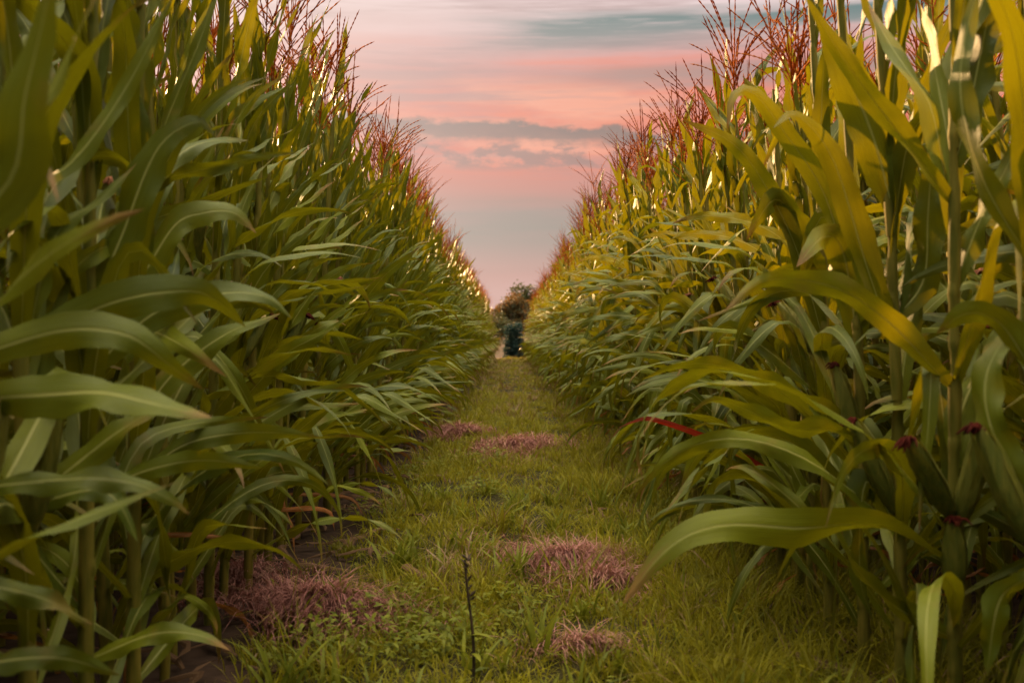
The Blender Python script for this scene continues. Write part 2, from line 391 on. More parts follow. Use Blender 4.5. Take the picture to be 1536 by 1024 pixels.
# ---- the nearest plants, leaf by leaf: base on the stalk, then points along the blade seen at a depth
def hero(side, d, leaves, seed, keep=lambda lf: True, ear=None, label='', tassel=True, top=None, xo=0.0, lean=None):
    sp = plant_spec(seed, side == 0)
    if top:
        sp['top'] = top
        for lf in sp['leaves']: lf['top'] = top; lf['z'] = min(lf['z'], top - .08)
    if lean is not None:
        sp['lean'] = lean
        for lf in sp['leaves']: lf['lean'] = lean
    sp2 = plant_spec(seed + 50, side == 0); fill = []
    for lf in sp2['leaves']:
        if lf['z'] > sp['top'] - .25 or lf['kind'] != 'leaf': continue
        lf = dict(lf, lean=sp['lean'], top=sp['top'], az=random.Random(seed + int(lf['z'] * 100)).choice((-1, 1)) * math.pi / 2 + lf['sweep'] * .8, z=lf['z'] + .05)
        fill.append(lf)
    sp['leaves'] = [lf for lf in sp['leaves'] if keep(lf) and lf['kind'] == 'leaf'] + (fill if side == 0 else fill[::3])
    if not tassel: sp['tassel'] = 0
    sp['ear'] = bool(ear)
    ears = ear if isinstance(ear, list) else [ear] if ear else []
    sp['ear'] = False
    x = (ROW_L + .12 if side == 0 else ROW_R - .09) + xo
    extra = []
    for pts, wpx, dd, tilt, kind in leaves:
        P = [at(px, py, d + (dd * i / (len(pts) - 1))) for i, (px, py) in enumerate(pts)]
        z0 = max(.1, P[0][2]); P[0] = np.array((x + stalk_x(z0, sp['lean'], sp['top']), d, z0))
        c = smooth_curve(P, 26)
        t = norm(np.gradient(c, axis=0)); view = norm(c - np.array((0, 0, H)))
        sd = norm(np.cross(t, view))
        s = np.linspace(0, 1, 26); r = random.Random(seed + len(extra))
        if isinstance(tilt, tuple): tilt = np.interp(s, (0, .30, .48, 1), (tilt[0], tilt[0], tilt[1], tilt[1])); tw = np.radians(tilt)
        else: tw = R(tilt) + R(r.uniform(-45, 45)) * s ** 1.5 + R(12) * np.sin(s * 7 + r.uniform(0, 6))
        w = wpx / F * d
        prt = blade(c - np.array((x, d, 0)), sd, w, 7, r.uniform(.25, .55), r.uniform(.006, .014), r.uniform(2, 4), r.uniform(0, 6), tw)
        extra.append((kind, prt))
    pp = plant_parts(sp, True, extra)
    for sp['ear_z'], sp['ear_az'], sp['ear_tilt'], sp['ear_len'], sp['silk'] in ears:
        hk, sk = ear_parts(sp, True); pp.append(('ear', 'husk', hk, [('silk', sp['silk'], sk)]))
    o = build_plant(pp, (x, d, 0))
    tag(o, label, 'corn plant', GROUP[side])
    return o
GROUP = {0: 'corn plants lining the left side of the path', 1: 'corn plants lining the right side of the path'}
away_l = lambda lf: math.cos(lf['az']) < 0.5 or lf['z'] > 1.7
away_r = lambda lf: math.cos(lf['az']) > -0.2
low_r = lambda lf: (lf['z'] < .6) or math.cos(lf['az']) > -0.1 or abs(math.sin(lf['az'])) > .85
G = 'leaf'
HERO_L = (
 (1.42, [([(-60, 420), (-10, 300), (40, 130), (85, -60)], 88, -.05, 25, G), ([(-60, 330), (30, 180), (120, 40), (160, -60)], 50, 0, 50, G)], 901, lambda lf: away_l(lf) and lf['z'] < 1.3, None,
  'nearest corn plant on the left, its broad blurred top leaf filling the corner'),
 (1.80, [([(-30, 600), (60, 592), (150, 588), (235, 606), (318, 626)], 70, -.05, 12, G),
         ([(-20, 540), (90, 496), (190, 502), (255, 548), (305, 584)], 58, .1, 20, G),
         ([(-20, 735), (100, 718), (190, 722), (255, 748), (285, 772)], 42, .1, 25, G),
         ([(-20, 868), (60, 895), (140, 936)], 38, .1, 25, G), ([(-20, 1000), (80, 985), (180, 1012)], 40, .1, 30, G)], 902, lambda lf: away_l(lf), (.62, .2, 12, .24, 'silk2'),
  'left corn plant with a wide flat yellow green leaf stretched level towards the path'),
 (2.08, [([(40, 520), (75, 495), (180, 450), (285, 436), (330, 455), (368, 490)], 62, .1, 15, G),
         ([(30, 560), (80, 360), (150, 300), (205, 245)], 30, .15, 40, G), ([(50, 760), (90, 715), (180, 645), (262, 600)], 44, .1, 30, G),
         ([(45, 300), (110, 240), (190, 130), (262, -10)], 30, .15, 35, G), ([(45, 760), (130, 735), (175, 750), (208, 815)], 34, 0, 30, G)], 903, lambda lf: away_l(lf), (.60, -.4, 14, .23, 'silk2'),
  'left corn plant with a long teal sheened leaf rising like a lance'),
 (2.36, [([(135, 470), (180, 360), (235, 225), (295, 182), (322, 205)], 58, .1, 15, G), ([(140, 560), (230, 470), (330, 440), (400, 445), (438, 478)], 50, .1, 20, G),
         ([(140, 740), (230, 702), (310, 690), (395, 702)], 34, 0, 25, G), ([(140, 990), (230, 950), (300, 952), (345, 975)], 34, 0, 30, G), ([(140, 620), (260, 500), (330, 430)], 40, .2, 50, G)], 904, lambda lf: away_l(lf), None,
  'left corn plant whose upper leaf arches over dark just below the tassels'),
 (2.66, [([(205, 640), (260, 560), (340, 500), (420, 470)], 44, .1, 30, G), ([(205, 720), (280, 665), (380, 648), (480, 655)], 34, .1, 20, G), ([(205, 430), (260, 340), (300, 320), (350, 318), (385, 350)], 44, .1, 20, G),
         ([(205, 300), (250, 180), (300, 60), (330, -30)], 30, .1, 40, G)], 905, lambda lf: away_l(lf) or lf['z'] > 1.6, None,
  'left corn plant with a pale leaf folded over at its tip'),
)
HERO_R = (
 (2.10, [([(1530, 560), (1500, 485), (1450, 470), (1405, 500)], 48, .1, 35, G), ([(1545, 400), (1470, 260), (1440, 120), (1470, -40)], 44, .1, 35, G),
         ([(1540, 760), (1490, 650), (1480, 560), (1530, 470)], 50, .1, 35, G), ([(1545, 860), (1500, 900), (1480, 1010)], 40, 0, 35, G)], 911, away_r, (.58, 3.1, 24, .22, 'silk'),
  'nearest corn plant on the right, with dark red silk at the frame edge'),
 (2.48, [([(1425, 850), (1350, 800), (1285, 786), (1200, 792), (1100, 786), (1035, 800), (985, 838), (935, 905)], 58, -.2, (78, -4), G),
         ([(1428, 585), (1400, 552), (1330, 480), (1250, 430), (1150, 420), (1085, 468)], 40, -.1, 30, G),
         ([(1430, 308), (1340, 190), (1270, 95), (1205, -10)], 36, -.1, 40, G),
         ([(1432, 430), (1470, 330), (1515, 240), (1540, 180)], 36, 0, 35, G), ([(1430, 250), (1452, 170), (1475, 60), (1500, -60)], 46, 0, 25, G),
         ([(1425, 700), (1440, 620), (1500, 500), (1560, 480)], 52, .1, 30, G), ([(1428, 960), (1330, 900), (1270, 830), (1240, 760)], 40, .1, 45, G)], 912, low_r, [(.56, 3.75, 40, .23, 'silk'), (.55, -.75, 14, .21, 'silk'), (.40, -2.0, 10, .16, 'silk')],
  'right corn plant holding one long broad leaf low across the grass'),
 (2.82, [([(1350, 318), (1335, 300), (1308, 200), (1265, 100), (1225, 20)], 62, -.05, 10, G), ([(1350, 520), (1300, 400), (1250, 240), (1194, 172), (1160, 192)], 44, -.1, 25, G),
         ([(1352, 480), (1385, 420), (1392, 320), (1400, 210)], 46, 0, 25, G), ([(1350, 720), (1260, 650), (1180, 640), (1080, 600), (1035, 620)], 32, -.1, 35, G),
         ([(1350, 800), (1300, 720), (1290, 860), (1310, 930)], 44, 0, 25, G)], 913, low_r, (.52, 3.4, 27, .25, 'silk'),
  'right corn plant with a glowing upright top leaf crossed by another'),
 (3.12, [([(1296, 480), (1240, 300), (1174, 195), (1129, 138), (1099, 145), (1092, 192)], 36, -.1, 30, G), ([(1296, 520), (1265, 380), (1235, 355), (1195, 400)], 52, -.1, 20, G),
         ([(1296, 640), (1210, 600), (1120, 560), (1040, 545), (960, 570)], 28, -.1, 40, G), ([(1296, 760), (1180, 660), (1080, 665), (1000, 700), (972, 770)], 32, -.1, 30, G)], 914, low_r, (.66, 3.3, 16, .22, 'silk'),
  'right corn plant with its top leaf hooked over against the sky'),
 (3.46, [([(1244, 520), (1197, 380), (1149, 280), (1099, 215), (1024, 180)], 36, -.1, 30, G), ([(1244, 440), (1190, 330), (1160, 300), (1120, 360)], 40, -.1, 30, G),
         ([(1244, 700), (1120, 650), (1050, 680), (1015, 750)], 30, -.1, 30, G), ([(1244, 800), (1140, 720), (1080, 720), (1050, 800)], 30, -.1, 30, G)], 915, low_r, None,
  'right corn plant with a thin dark leaf arching far out to the left'),
)
front = {0: [], 1: []}
for a in HERO_L: front[0].append(hero(0, a[0], a[1], a[2], a[3], a[4], a[5]))
for a in HERO_R: front[1].append(hero(1, a[0], a[1], a[2], a[3], a[4], a[5]))

# ---- the rows
ORD = 'zeroth first second third fourth fifth sixth seventh eighth ninth tenth eleventh twelfth thirteenth fourteenth fifteenth sixteenth seventeenth eighteenth nineteenth twentieth'.split()
def ordinal(n):
    if n <= 20: return ORD[n]
    t, u = divmod(n, 10)
    tens = {2: 'twent', 3: 'thirt', 4: 'fort', 5: 'fift', 6: 'sixt'}[t]
    return tens + 'ieth' if u == 0 else tens + 'y-' + ORD[u]
SIDE = ('left', 'right')
stuff = []     # (side, variant, x, y, rot, scale)
n_ind = 0
last_i = [-1, -1]
def pick(s):
    i = rng.randrange(NV)
    while i == last_i[s]: i = rng.randrange(NV)
    last_i[s] = i
    return i
FINE_TO, IND_TO, BACK_FINE, SHARE_FROM = 8.5, 20.2, 6.6, 8.5
for s in (0, 1):
    y0 = HERO_L[-1][0] if s == 0 else HERO_R[-1][0]
    base_x = ROW_L if s == 0 else ROW_R
    out = -1 if s == 0 else 1
    for row in range(9):
        y = (y0 + .19) if row == 0 else 1.15 + row * .25
        step = SPACING if row < 1 else SPACING * .8 if row < 4 else SPACING * (.9 + .1 * row)
        yy = -3.2
        while yy < (.45 if row == 0 else 1.0):
            stuff.append((s, pick(s), base_x + out * (row * ROW_GAP + (.06 if row == 0 else 0)) + rng.gauss(0, .03), yy, rng.gauss(0, .28), rng.gauss(1, .04), 1.0)); yy += .21 * rng.uniform(.8, 1.25)
        while y < END + rng.uniform(-.6, .6):
            x = base_x + out * row * ROW_GAP + rng.gauss(0, .035)
            i = pick(s); rz = rng.gauss(0, .28); sc = rng.gauss(1.0, .045)
            hz = float(np.interp(y, (2.5, 3.4, 6.0, 9.5), (1, .87, .88, 1.0))) if s == 1 else 1.0
            ind = (row == 0 and y < IND_TO) or (row == 1 and y < BACK_FINE)
            if ind:
                o = get_plant(s, i, y < (FINE_TO if row == 0 else 4.6))
                o.location = (x, y, 0); o.rotation_euler = (rng.gauss(0, .02), rng.gauss(0, .02), rz); o.scale = (sc, sc, sc * hz)
                tag(o, 'corn plant', 'corn plant', GROUP[s] if row == 0 else 'corn plants in the second row on the %s' % SIDE[s]); n_ind += 1
                if row == 0: front[s].append(o)
                else: o['label'] = 'corn plant standing in the second row behind the %s front row' % SIDE[s]
            else: stuff.append((s, i, x, y, rz, sc, hz))
            y += step * rng.uniform(.75, 1.3)
heroes = (len(HERO_L), len(HERO_R))
for s in (0, 1):
    for k, o in enumerate(front[s]):
        if k < heroes[s]: continue
        if o.location.y < SHARE_FROM:
            kids = [c.name.split('.')[0] for c in o.children]
            dry = any(c.get('label') for c in o.children)
            look = 'bearing an ear' if 'ear' in kids else 'without an ear'
            look += ', withered at the base' if dry else ', green to the base'
            o['label'] = 'corn plant %s, %s back in the %s front row' % (look, ordinal(k + 1), SIDE[s])
        else:
            o['label'] = 'corn plant merging into the far %s wall of corn beside the path' % SIDE[s]
n_ind += sum(heroes)
print('individual corn plants', n_ind, 'stuff', len(stuff))

# a red withered leaf on a plant of the right row
def leaf_on(o, px_pts, d, wpx, kind, tilt=20, dd=0.0):
    P = [at(px, py, d + dd * i / (len(px_pts) - 1)) for i, (px, py) in enumerate(px_pts)]
    inv = np.array(o.matrix_basis.inverted())
    c = smooth_curve(P, 14)
    t = norm(np.gradient(c, axis=0)); sd = norm(np.cross(t, norm(c - np.array((0, 0, H)))))
    c = c @ inv[:3, :3].T + inv[:3, 3]; sd = sd @ inv[:3, :3].T
    p = blade(c, sd, wpx / F * d, 5, .3, .004, 3, 1, np.full(14, R(tilt)))
    ob = place('leaf', mesh_from('leaf', [p], kind), o); ob['label'] = LEAF_LABEL[kind]
def nearest(s, d): return min(front[s], key=lambda o: abs(o.location.y - d))
o = nearest(1, 4.2); d = o.location.y
bx = VX + (o.location.x) / d * F
leaf_on(o, [(bx, 730), (1080, 665), (990, 631), (960, 629), (928, 641)], d, 10, 'red', 0, -.5)
o['label'] = 'right row corn plant with a single bright red leaf'
for dd, pts, w in ((3.1, [(288, 800), (335, 806), (352, 838)], 9), (4.6, [(440, 765), (488, 764), (502, 796)], 8), 
                   (5.2, [(480, 740), (520, 745), (545, 772)], 7)):
    o = nearest(0, dd); d = o.location.y; bx = VX + o.location.x / d * F
    leaf_on(o, [(bx, pts[0][1])] + pts[1:], d, w, 'dry')

# the crop beyond and behind: one mass
lowres = {}
for s in (0, 1):
    for i in range(NV):
        lst = []
        for name, mk, prt, kids in plant_parts(spec[s][i], False):
            mks = [mk] * len(prt) if isinstance(mk, str) else mk
            lst += list(zip(mks, prt))
            for kn, km, kp in kids: lst += [(km, p) for p in kp]
        by = {}
        for k, p in lst: by.setdefault(k, []).append(p)
        lowres[s, i] = {k: join(v) for k, v in by.items()}
acc = {}
for s, i, x, y, rz, sc, hz in stuff:
    ca, sa = math.cos(rz) * sc, math.sin(rz) * sc
    Rm = np.array(((ca, -sa, 0), (sa, ca, 0), (0, 0, sc * hz)))
    for k, (v, q, u) in lowres[s, i].items():
        acc.setdefault(k, []).append((v @ Rm.T + np.array((x, y, 0)), q, u))
ks = list(acc)
crop = place('corn_crop', mesh_from('corn_crop', [join(acc[k]) for k in ks], ks))
tag(crop, 'dense standing corn filling the field behind and beyond the near rows', 'corn crop', kind='stuff')

# ------------------------------------------------------------------ ground, path, grass
def hgt(x, y):
    return 0.025 * np.sin(x * 2.3 + 1.1 * np.sin(y * .7)) * np.cos(y * .55) + 0.012 * np.sin(x * 7.1 + y * 3.3) + .01 * np.sin(y * 6.1 - x * 4)
def sheet(name, xs, ys, zf, mk, label, kind='structure'):
    X, Y = np.meshgrid(xs, ys); Z = zf(X, Y)
    v = np.stack((X, Y, Z), -1).reshape(-1, 3); q = grid_quads(len(ys), len(xs))
    u = (v[q.ravel(), :2])
    o = place(name, mesh_from(name, [(v, q, u)], mk)); tag(o, label, name.replace('_', ' '), kind=kind)
    return o
sheet('ground', np.concatenate((np.linspace(-600, -4, 12), np.linspace(-3.4, 3.4, 60), np.linspace(4, 600, 12))),
      np.concatenate((np.linspace(-40, 1, 8), np.linspace(1.4, 12, 90), np.linspace(12.6, 60, 60), np.linspace(70, 1500, 14))),
      lambda X, Y: np.where((np.abs(X) < 3.5) & (Y > 1) & (Y < 60), hgt(X, Y), 0) - .004, 'soil', 'bare brown field soil under the corn')
sheet('path', np.linspace(-.66, 1.25, 30), np.linspace(1.2, 48.5, 330), lambda X, Y: hgt(X, Y) + .004 + .02 * np.clip(1 - np.abs(X - .08) / .7, 0, 1), 'turf', 'mossy earth of the grassy path between the corn rows')

def blades(x, y, h, w, az, bend, n=4):
    """many grass blades at once"""
    k = len(x); s = np.linspace(0, 1, n)[None, :]
    hz = hgt(x, y)[:, None]
    d = np.stack((np.cos(az), np.sin(az)), -1)
    out = bend[:, None] * h[:, None] * s ** 1.8
    z = hz + h[:, None] * np.sqrt(np.maximum(0, 1 - (bend[:, None] * s * .8) ** 2)) * s
    cx = x[:, None] + out * d[:, :1]; cy = y[:, None] + out * d[:, 1:]
    ww = w[:, None] * np.interp(np.linspace(0, 1, n), (0, .33, .67, 1), (.8, 1, .7, .06))[None, :] / 2
    fa = az + np.pi / 2 + nr.uniform(-.7, .7, k)
    px, py = np.cos(fa)[:, None] * ww, np.sin(fa)[:, None] * ww
    v = np.stack((np.stack((cx - px, cy - py, z), -1), np.stack((cx + px, cy + py, z), -1)), 2).reshape(-1, 3)
    q0 = grid_quads(n, 2)
    q = (q0[None] + (np.arange(k) * n * 2)[:, None, None]).reshape(-1, 4)
    u = np.tile(np.stack(((q0 % 2), (q0 // 2) / (n - 1)), -1).reshape(-1, 2), (k, 1))
    return v, q, u
def patchy(x, y):
    return .5 + .5 * np.sin(x * 5.1 + 2 * np.sin(y * 1.9)) * np.sin(y * 2.3 + 1.7 * np.sin(x * 3.2))
gp = []; sp_straw = []
for ya, yb, dens, wsc in ((2.1, 5, 7500, 1.0), (5, 9, 5000, 1.2), (9, 18, 2200, 1.7), (18, 48, 620, 2.6)):
    per = 24; nc_ = int((yb - ya) * 2.3 * dens / per)
    cx = nr.uniform(-.82, 1.5, nc_); cy = nr.uniform(ya, yb, nc_)
    edge = np.clip((cx + .82) / .30, 0, 1)
    keep = nr.uniform(size=nc_) < (.30 + .70 * patchy(cx, cy) ** .8) * (.10 + .90 * edge)
    cx, cy = cx[keep], cy[keep]
    ch = np.exp(nr.normal(0, .38, len(cx))) * (.6 + .7 * patchy(cx * 1.7 + 3, cy * .8) ** 1.5) * np.where(cx > .5, 1.45, 1)
    spread = nr.uniform(.012, .05, len(cx)) * wsc ** .5
    rp = lambda v: np.repeat(v, per)
    x = rp(cx) + nr.normal(0, 1, per * len(cx)) * rp(spread); y = rp(cy) + nr.normal(0, 1, per * len(cx)) * rp(spread); k = len(x)
    out_az = np.arctan2(y - rp(cy), x - rp(cx)) + nr.normal(0, .7, k)
    h = nr.uniform(.03, .115, k) * rp(np.minimum(ch, 2.0))
    far = np.clip((y - 6) / 14, 0, 1)
    dead = np.repeat(nr.uniform(size=len(cx)), per) * .7 + .3 * nr.uniform(size=k) < .12 + .22 * far + .25 * (patchy(x * .7 + 9, y * .31 + 2) > .86)
    for sel, lst in ((~dead, gp), (dead, sp_straw)):
        kk = int(sel.sum()); lst.append(blades(x[sel], y[sel], h[sel], nr.uniform(.0025, .006, kk) * wsc * np.where(nr.uniform(size=kk) < .12, 1.9, 1), out_az[sel], nr.uniform(.35, 1.2, kk)))
go = place('grass', mesh_from('grass', gp + sp_straw, ['grass'] * len(gp) + ['straw'] * len(sp_straw))); tag(go, 'short olive green grass covering the path between the corn', 'grass', kind='stuff')

# low broad-leaved weeds
def weed_leaves(cx, cy, n, spread, size, hmax):
    """n little oval leaves round (cx, cy)"""
    a = nr.uniform(0, 6.28, n); rr = spread * np.sqrt(nr.uniform(0, 1, n))
    x, y = cx + rr * np.cos(a), cy + rr * np.sin(a)
    z = hgt(x, y) + nr.uniform(.02, 1, n) * hmax * (1 - .5 * (rr / spread))
    b = nr.uniform(0, 6.28, n); e = nr.uniform(-.5, .7, n)
    d = np.stack((np.cos(b) * np.cos(e), np.sin(b) * np.cos(e), np.sin(e)), -1)
    sd = np.stack((-np.sin(b), np.cos(b), nr.uniform(-.5, .5, n)), -1)
    ln = size * nr.uniform(.6, 1.3, n)[:, None]
    p = np.stack((x, y, z), -1); up = np.array((0, 0, 1.0))
    prof = ((0, .05), (.3, .34), (.65, .3), (1, .03))
    rows = []
    prof = ((0, .04), (.35, .2), (.7, .16), (1, .02))
    for t, w in prof:
        c = p + d * ln * t - up * ln * .25 * t * t
        rows += [c - sd * ln * w, c + sd * ln * w]
    v = np.stack(rows, 1).reshape(-1, 3)
    q0 = grid_quads(4, 2); q = (q0[None] + (np.arange(n) * 8)[:, None, None]).reshape(-1, 4)
    u = np.tile(np.stack((q0 % 2, (q0 // 2) / 3), -1).reshape(-1, 2), (n, 1))
    return v, q, u
wp = []
for _ in range(260):
    y = 2.2 + 16 * nr.uniform() ** 1.7; x = nr.uniform(-.62, .9)
    wp.append(weed_leaves(x, y, 26, nr.uniform(.06, .13), .022 if y < 9 else .035, nr.uniform(.05, .12)))
for px, py in ((600, 730), (640, 715), (690, 705), (560, 790), (620, 760), (740, 700), (720, 760), (560, 960), (620, 930), (650, 985), (480, 1000), (760, 930), (700, 980), (590, 1005)):
    d = H * F / (py - VY); x = (px - VX) / F * d
    wp.append(weed_leaves(x, d, 220, .16, .028, .17))
for _ in range(90):
    y = 2.3 + 4.5 * nr.uniform() ** 1.5; x = nr.uniform(-.6, .8)
    k = nr.randint(8, 18); ang = nr.uniform(0, 6.28, k)
    hh = nr.uniform(.10, .22)
    wp.append(blades(x + nr.normal(0, .03, k), y + nr.normal(0, .03, k), hh * nr.uniform(.6, 1.1, k), nr.uniform(.010, .018, k), ang, nr.uniform(.3, 1.0, k), 5))
wo = place('weeds', mesh_from('weeds', wp, 'weed')); tag(wo, 'low leafy green weeds scattered through the path grass', 'weeds', kind='stuff')

# dead grass tufts
def clump(px, py, rx, ry, n, hh, label, lean=(0, 0)):
    d = H * F / (py - VY); x0 = (px - VX) / F * d
    lay = nr.uniform(-2.6, -.4)
    k = int(n * 2.6); a = nr.uniform(0, 6.28, k); p1, p2 = nr.uniform(0, 6, 2)
    r1 = np.minimum(np.abs(nr.normal(0, .68, k)), 1.22) * (1 + .45 * np.sin(a * 2 + p1) + .35 * np.sin(a * 3 + p2))
    x = x0 + 1.35 * rx * r1 * np.cos(a); y = d + 1.35 * ry * r1 * np.sin(a)
    az = np.where(nr.uniform(size=k) < .8, nr.normal(lay, .55, k), nr.uniform(0, 6.28, k))
    h = hh * .78 * nr.uniform(.4, 1.25, k) * np.clip(1.2 - .35 * r1, .4, 1.2)
    v, q, u = blades(x, y, h, nr.uniform(.0025, .0065, k) * max(1, d / 5), az, nr.uniform(.85, 1.24, k), 6)
    base = np.array((x0, d, 0)); o = place('dry_grass_clump', mesh_from('dry_grass_clump', [(v - base, q, u)], 'drygrass'), None, base)
    tag(o, label, 'grass clump', 'dead grass clumps on the path')
clump(485, 935, .24, .20, 950, .19, 'dead pinkish grass clump at the foot of the left corn')
clump(850, 855, .25, .28, 950, .20, 'large reddish dead grass clump right of the path centre')
clump(905, 880, .12, .16, 220, .20, 'small reddish dead clump beside the large one, nearer the right corn')
clump(865, 985, .13, .10, 170, .14, 'sparse dead grass clump at the bottom right of the path')
clump(775, 680, .33, .55, 700, .22, 'dead purplish grass patch across the middle of the path')
clump(690, 655, .18, .36, 700, .20, 'dead grass patch on the left edge halfway down the path')
clump(360, 880, .11, .14, 420, .15, 'dead grass trodden flat under the left corn leaves')

# fallen leaves under the rows
lp = []
for s in (0, 1):
    for _ in range(260):
        y = 2.2 + 14 * nr.uniform() ** 1.4; x = (ROW_L if s == 0 else ROW_R) + nr.normal(0, .28)
        a = nr.uniform(0, 6.28); ln = nr.uniform(.12, .4); t = np.linspace(0, 1, 7)
        c = np.stack((x + np.cos(a) * ln * t + .04 * np.sin(t * 5 + a), y + np.sin(a) * ln * t, hgt(x, y) + .02 + .03 * np.sin(t * 3.1) * nr.uniform(.2, 1.4)), -1)
        lp.append(blade(c, np.broadcast_to(np.array((-math.sin(a), math.cos(a), nr.uniform(-.6, .6))), c.shape), nr.uniform(.015, .035), 3, .8, .006, 3, a))
lo = place('leaf_litter', mesh_from('leaf_litter', lp, 'litter')); tag(lo, 'fallen withered corn leaves on the soil under the rows', 'leaf litter', kind='stuff')

# lone dark weed stalk in front
d = 3.02; x0 = (708 - VX) / F * d
root = empty('weed_stalk', (x0, d, float(hgt(x0, d))))
tag(root, 'lone dark upright weed stem standing in the grass near the camera', 'weed')
zs = np.linspace(0, .36, 14)
place('stem', mesh_from('stem', [tube(np.stack((.006 * np.sin(zs * 14) - .10 * zs ** 2, .004 * np.cos(zs * 9), zs), -1), np.interp(zs, (0, .36), (.0055, .003)), 6)], 'stem'), root)
hp = []
for i in range(22):
    z = rng.uniform(.24, .38); a = rng.uniform(0, 6.28); ln = rng.uniform(.008, .02); t = np.linspace(0, 1, 3)[:, None]
    hp.append(tube(np.array((-.10 * z * z, 0, z)) + np.array((math.cos(a), math.sin(a), .8)) * ln * t, (.001, .0035, .001), 4))
place('seed_head', mesh_from('seed_head', hp, 'stem'), root)
for k in range(4):
    z = .06 + .05 * k; a = rng.uniform(0, 6.28); t = np.linspace(0, 1, 6)[:, None]
    c = np.array((0, 0, z)) + np.array((math.cos(a), math.sin(a), .5)) * .07 * t + np.array((0, 0, -.04)) * t ** 2
    place('leaf', mesh_from('leaf', [blade(c, np.broadcast_to(np.array((-math.sin(a), math.cos(a), 0.)), c.shape), .018, 3, .3, 0, 1, 0)], 'weed'), root)

# ------------------------------------------------------------------ trees at the end
def tree(name, label, cat, x, y, h, rx, mk, n, trunk_h, seed, blobs):
    r = np.random.RandomState(seed)
    root = empty(name, (x, y, 0)); tag(root, label, cat)
    limbs = [tube(np.array([(0, 0, -.1), (.03 * h * .2, 0, trunk_h * .5), (0, 0, trunk_h), (.02 * h, .01, h * .8)]), (.03 * h, .024 * h, .018 * h, .004 * h), 7)]
    cl = []
    for bx, bz, br in blobs:
        c0 = np.array((bx * rx, r.uniform(-.3, .3) * rx, bz * h))
        limbs.append(tube(smooth_curve([(0, 0, trunk_h * .8), (c0[0] * .4, c0[1] * .4, (trunk_h + c0[2]) * .5), c0], 6), np.linspace(.012 * h, .003 * h, 6), 5))
        k = int(n * br ** 2); v0 = norm(r.normal(size=(k, 3))) * (r.uniform(.35, 1.0, (k, 1)) ** .5)
        lump = 1 + .28 * np.sin(v0[:, :1] * 7 + seed) * np.sin(v0[:, 1:2] * 6) + .2 * np.sin(v0[:, 2:] * 9 + bx * 5)
        p = c0 + v0 * lump * br * np.array((rx, rx, h * .42))
        sz = .035 * rx * r.uniform(.6, 1.7, (k, 1)) + .012
        a = norm(r.normal(size=(k, 3))); b = norm(np.cross(a, r.normal(size=(k, 3))))
        v = np.stack((p - a * sz, p - b * sz * .55, p + a * sz, p + b * sz * .55), 1).reshape(-1, 3)
        q = np.arange(k * 4).reshape(k, 4); u = np.tile(np.array(((0, 0), (1, 0), (1, 1), (0, 1.))), (k, 1))
        cl.append((v, q, u))
    place('trunk', mesh_from('trunk', limbs, 'bark'), root)
    place('crown', mesh_from('crown', cl, mk), root)
def gx(px, d): return (px - VX) / F * d
tree('broadleaf_tree', 'tall dark green tree rising above the others at the path end', 'tree', gx(784, 96), 96, 5.1, 1.8, 'crown_dark', 4600, 2.0, 5,
     ((-.2, .9, .42), (.35, .86, .42), (-.45, .72, .45), (.5, .68, .5), (0, .55, .6), (.1, .75, .5)))
tree('broadleaf_tree', 'russet brown bushy tree left of the dark tree at the path end', 'tree', gx(768, 84), 84, 3.9, 1.7, 'crown_russet', 5600, 1.2, 6,
     ((-.55, .62, .5), (.1, .86, .45), (.5, .74, .5), (-.2, .75, .5), (0, .45, .7), (-.7, .4, .45)))
tree('shrub', 'low green bush left of the trees at the path end', 'shrub', gx(742, 78), 78, 2.6, 1.2, 'crown_dark', 2600, .6, 8,
     ((-.5, .6, .5), (.2, .8, .5), (.6, .6, .5), (0, .4, .7)))
tree('shrub', 'dark blue green shrub closing the far end of the path', 'shrub', gx(771, 50.5), 50.5, 1.5, .52, 'crown_teal', 5200, .5, 9,
     ((-.4, .82, .45), (.35, .86, .45), (0, .6, .7), (-.3, .38, .6), (.3, .36, .6), (0, .18, .6), (-.4, .12, .5), (.4, .12, .5)))

# ------------------------------------------------------------------ sky, sun
EXPO = 2 ** 1.65
SUN_AZ, SUN_EL = -34.0, 17.5
w = bpy.data.worlds.new('World'); bpy.context.scene.world = w; w.use_nodes = True
nt = w.node_tree; nt.nodes.clear()
tc = N(nt, 'ShaderNodeTexCoord'); sp_ = N(nt, 'ShaderNodeSeparateXYZ'); L(nt, tc.outputs['Generated'], sp_.inputs[0])
dx, dy, dz = sp_.outputs
def skynoise(scale, sx, sz, detail=5.0, off=0.0, rough=.55):
    mp = N(nt, 'ShaderNodeMapping'); mp.inputs['Scale'].default_value = (sx, sx, sz); mp.inputs['Location'].default_value = (off, off * .7, off * .3)
    L(nt, tc.outputs['Generated'], mp.inputs[0])
    n = N(nt, 'ShaderNodeTexNoise', i_Scale=scale, i_Detail=detail, i_Roughness=rough); L(nt, mp.outputs[0], n.inputs['Vector'])
    return n.outputs[0]
def srgb(r, g, b):
    f = lambda c: (c / 255 / 12.92) if c / 255 <= .04045 else ((c / 255 + .055) / 1.055) ** 2.4
    return (f(r), f(g), f(b))
na = skynoise(2.2, 1.0, 9.0, off=3.1); nb = skynoise(7.0, 1.0, 5.0, off=1.3); nc = skynoise(30.0, 1.0, 2.6, off=5.0, rough=.6, detail=6.0)
zz = math_(nt, 'ADD', dz, math_(nt, 'MULTIPLY', math_(nt, 'SUBTRACT', na, .5), .05))
S = 2.0   # ramp covers elevation 0..0.5
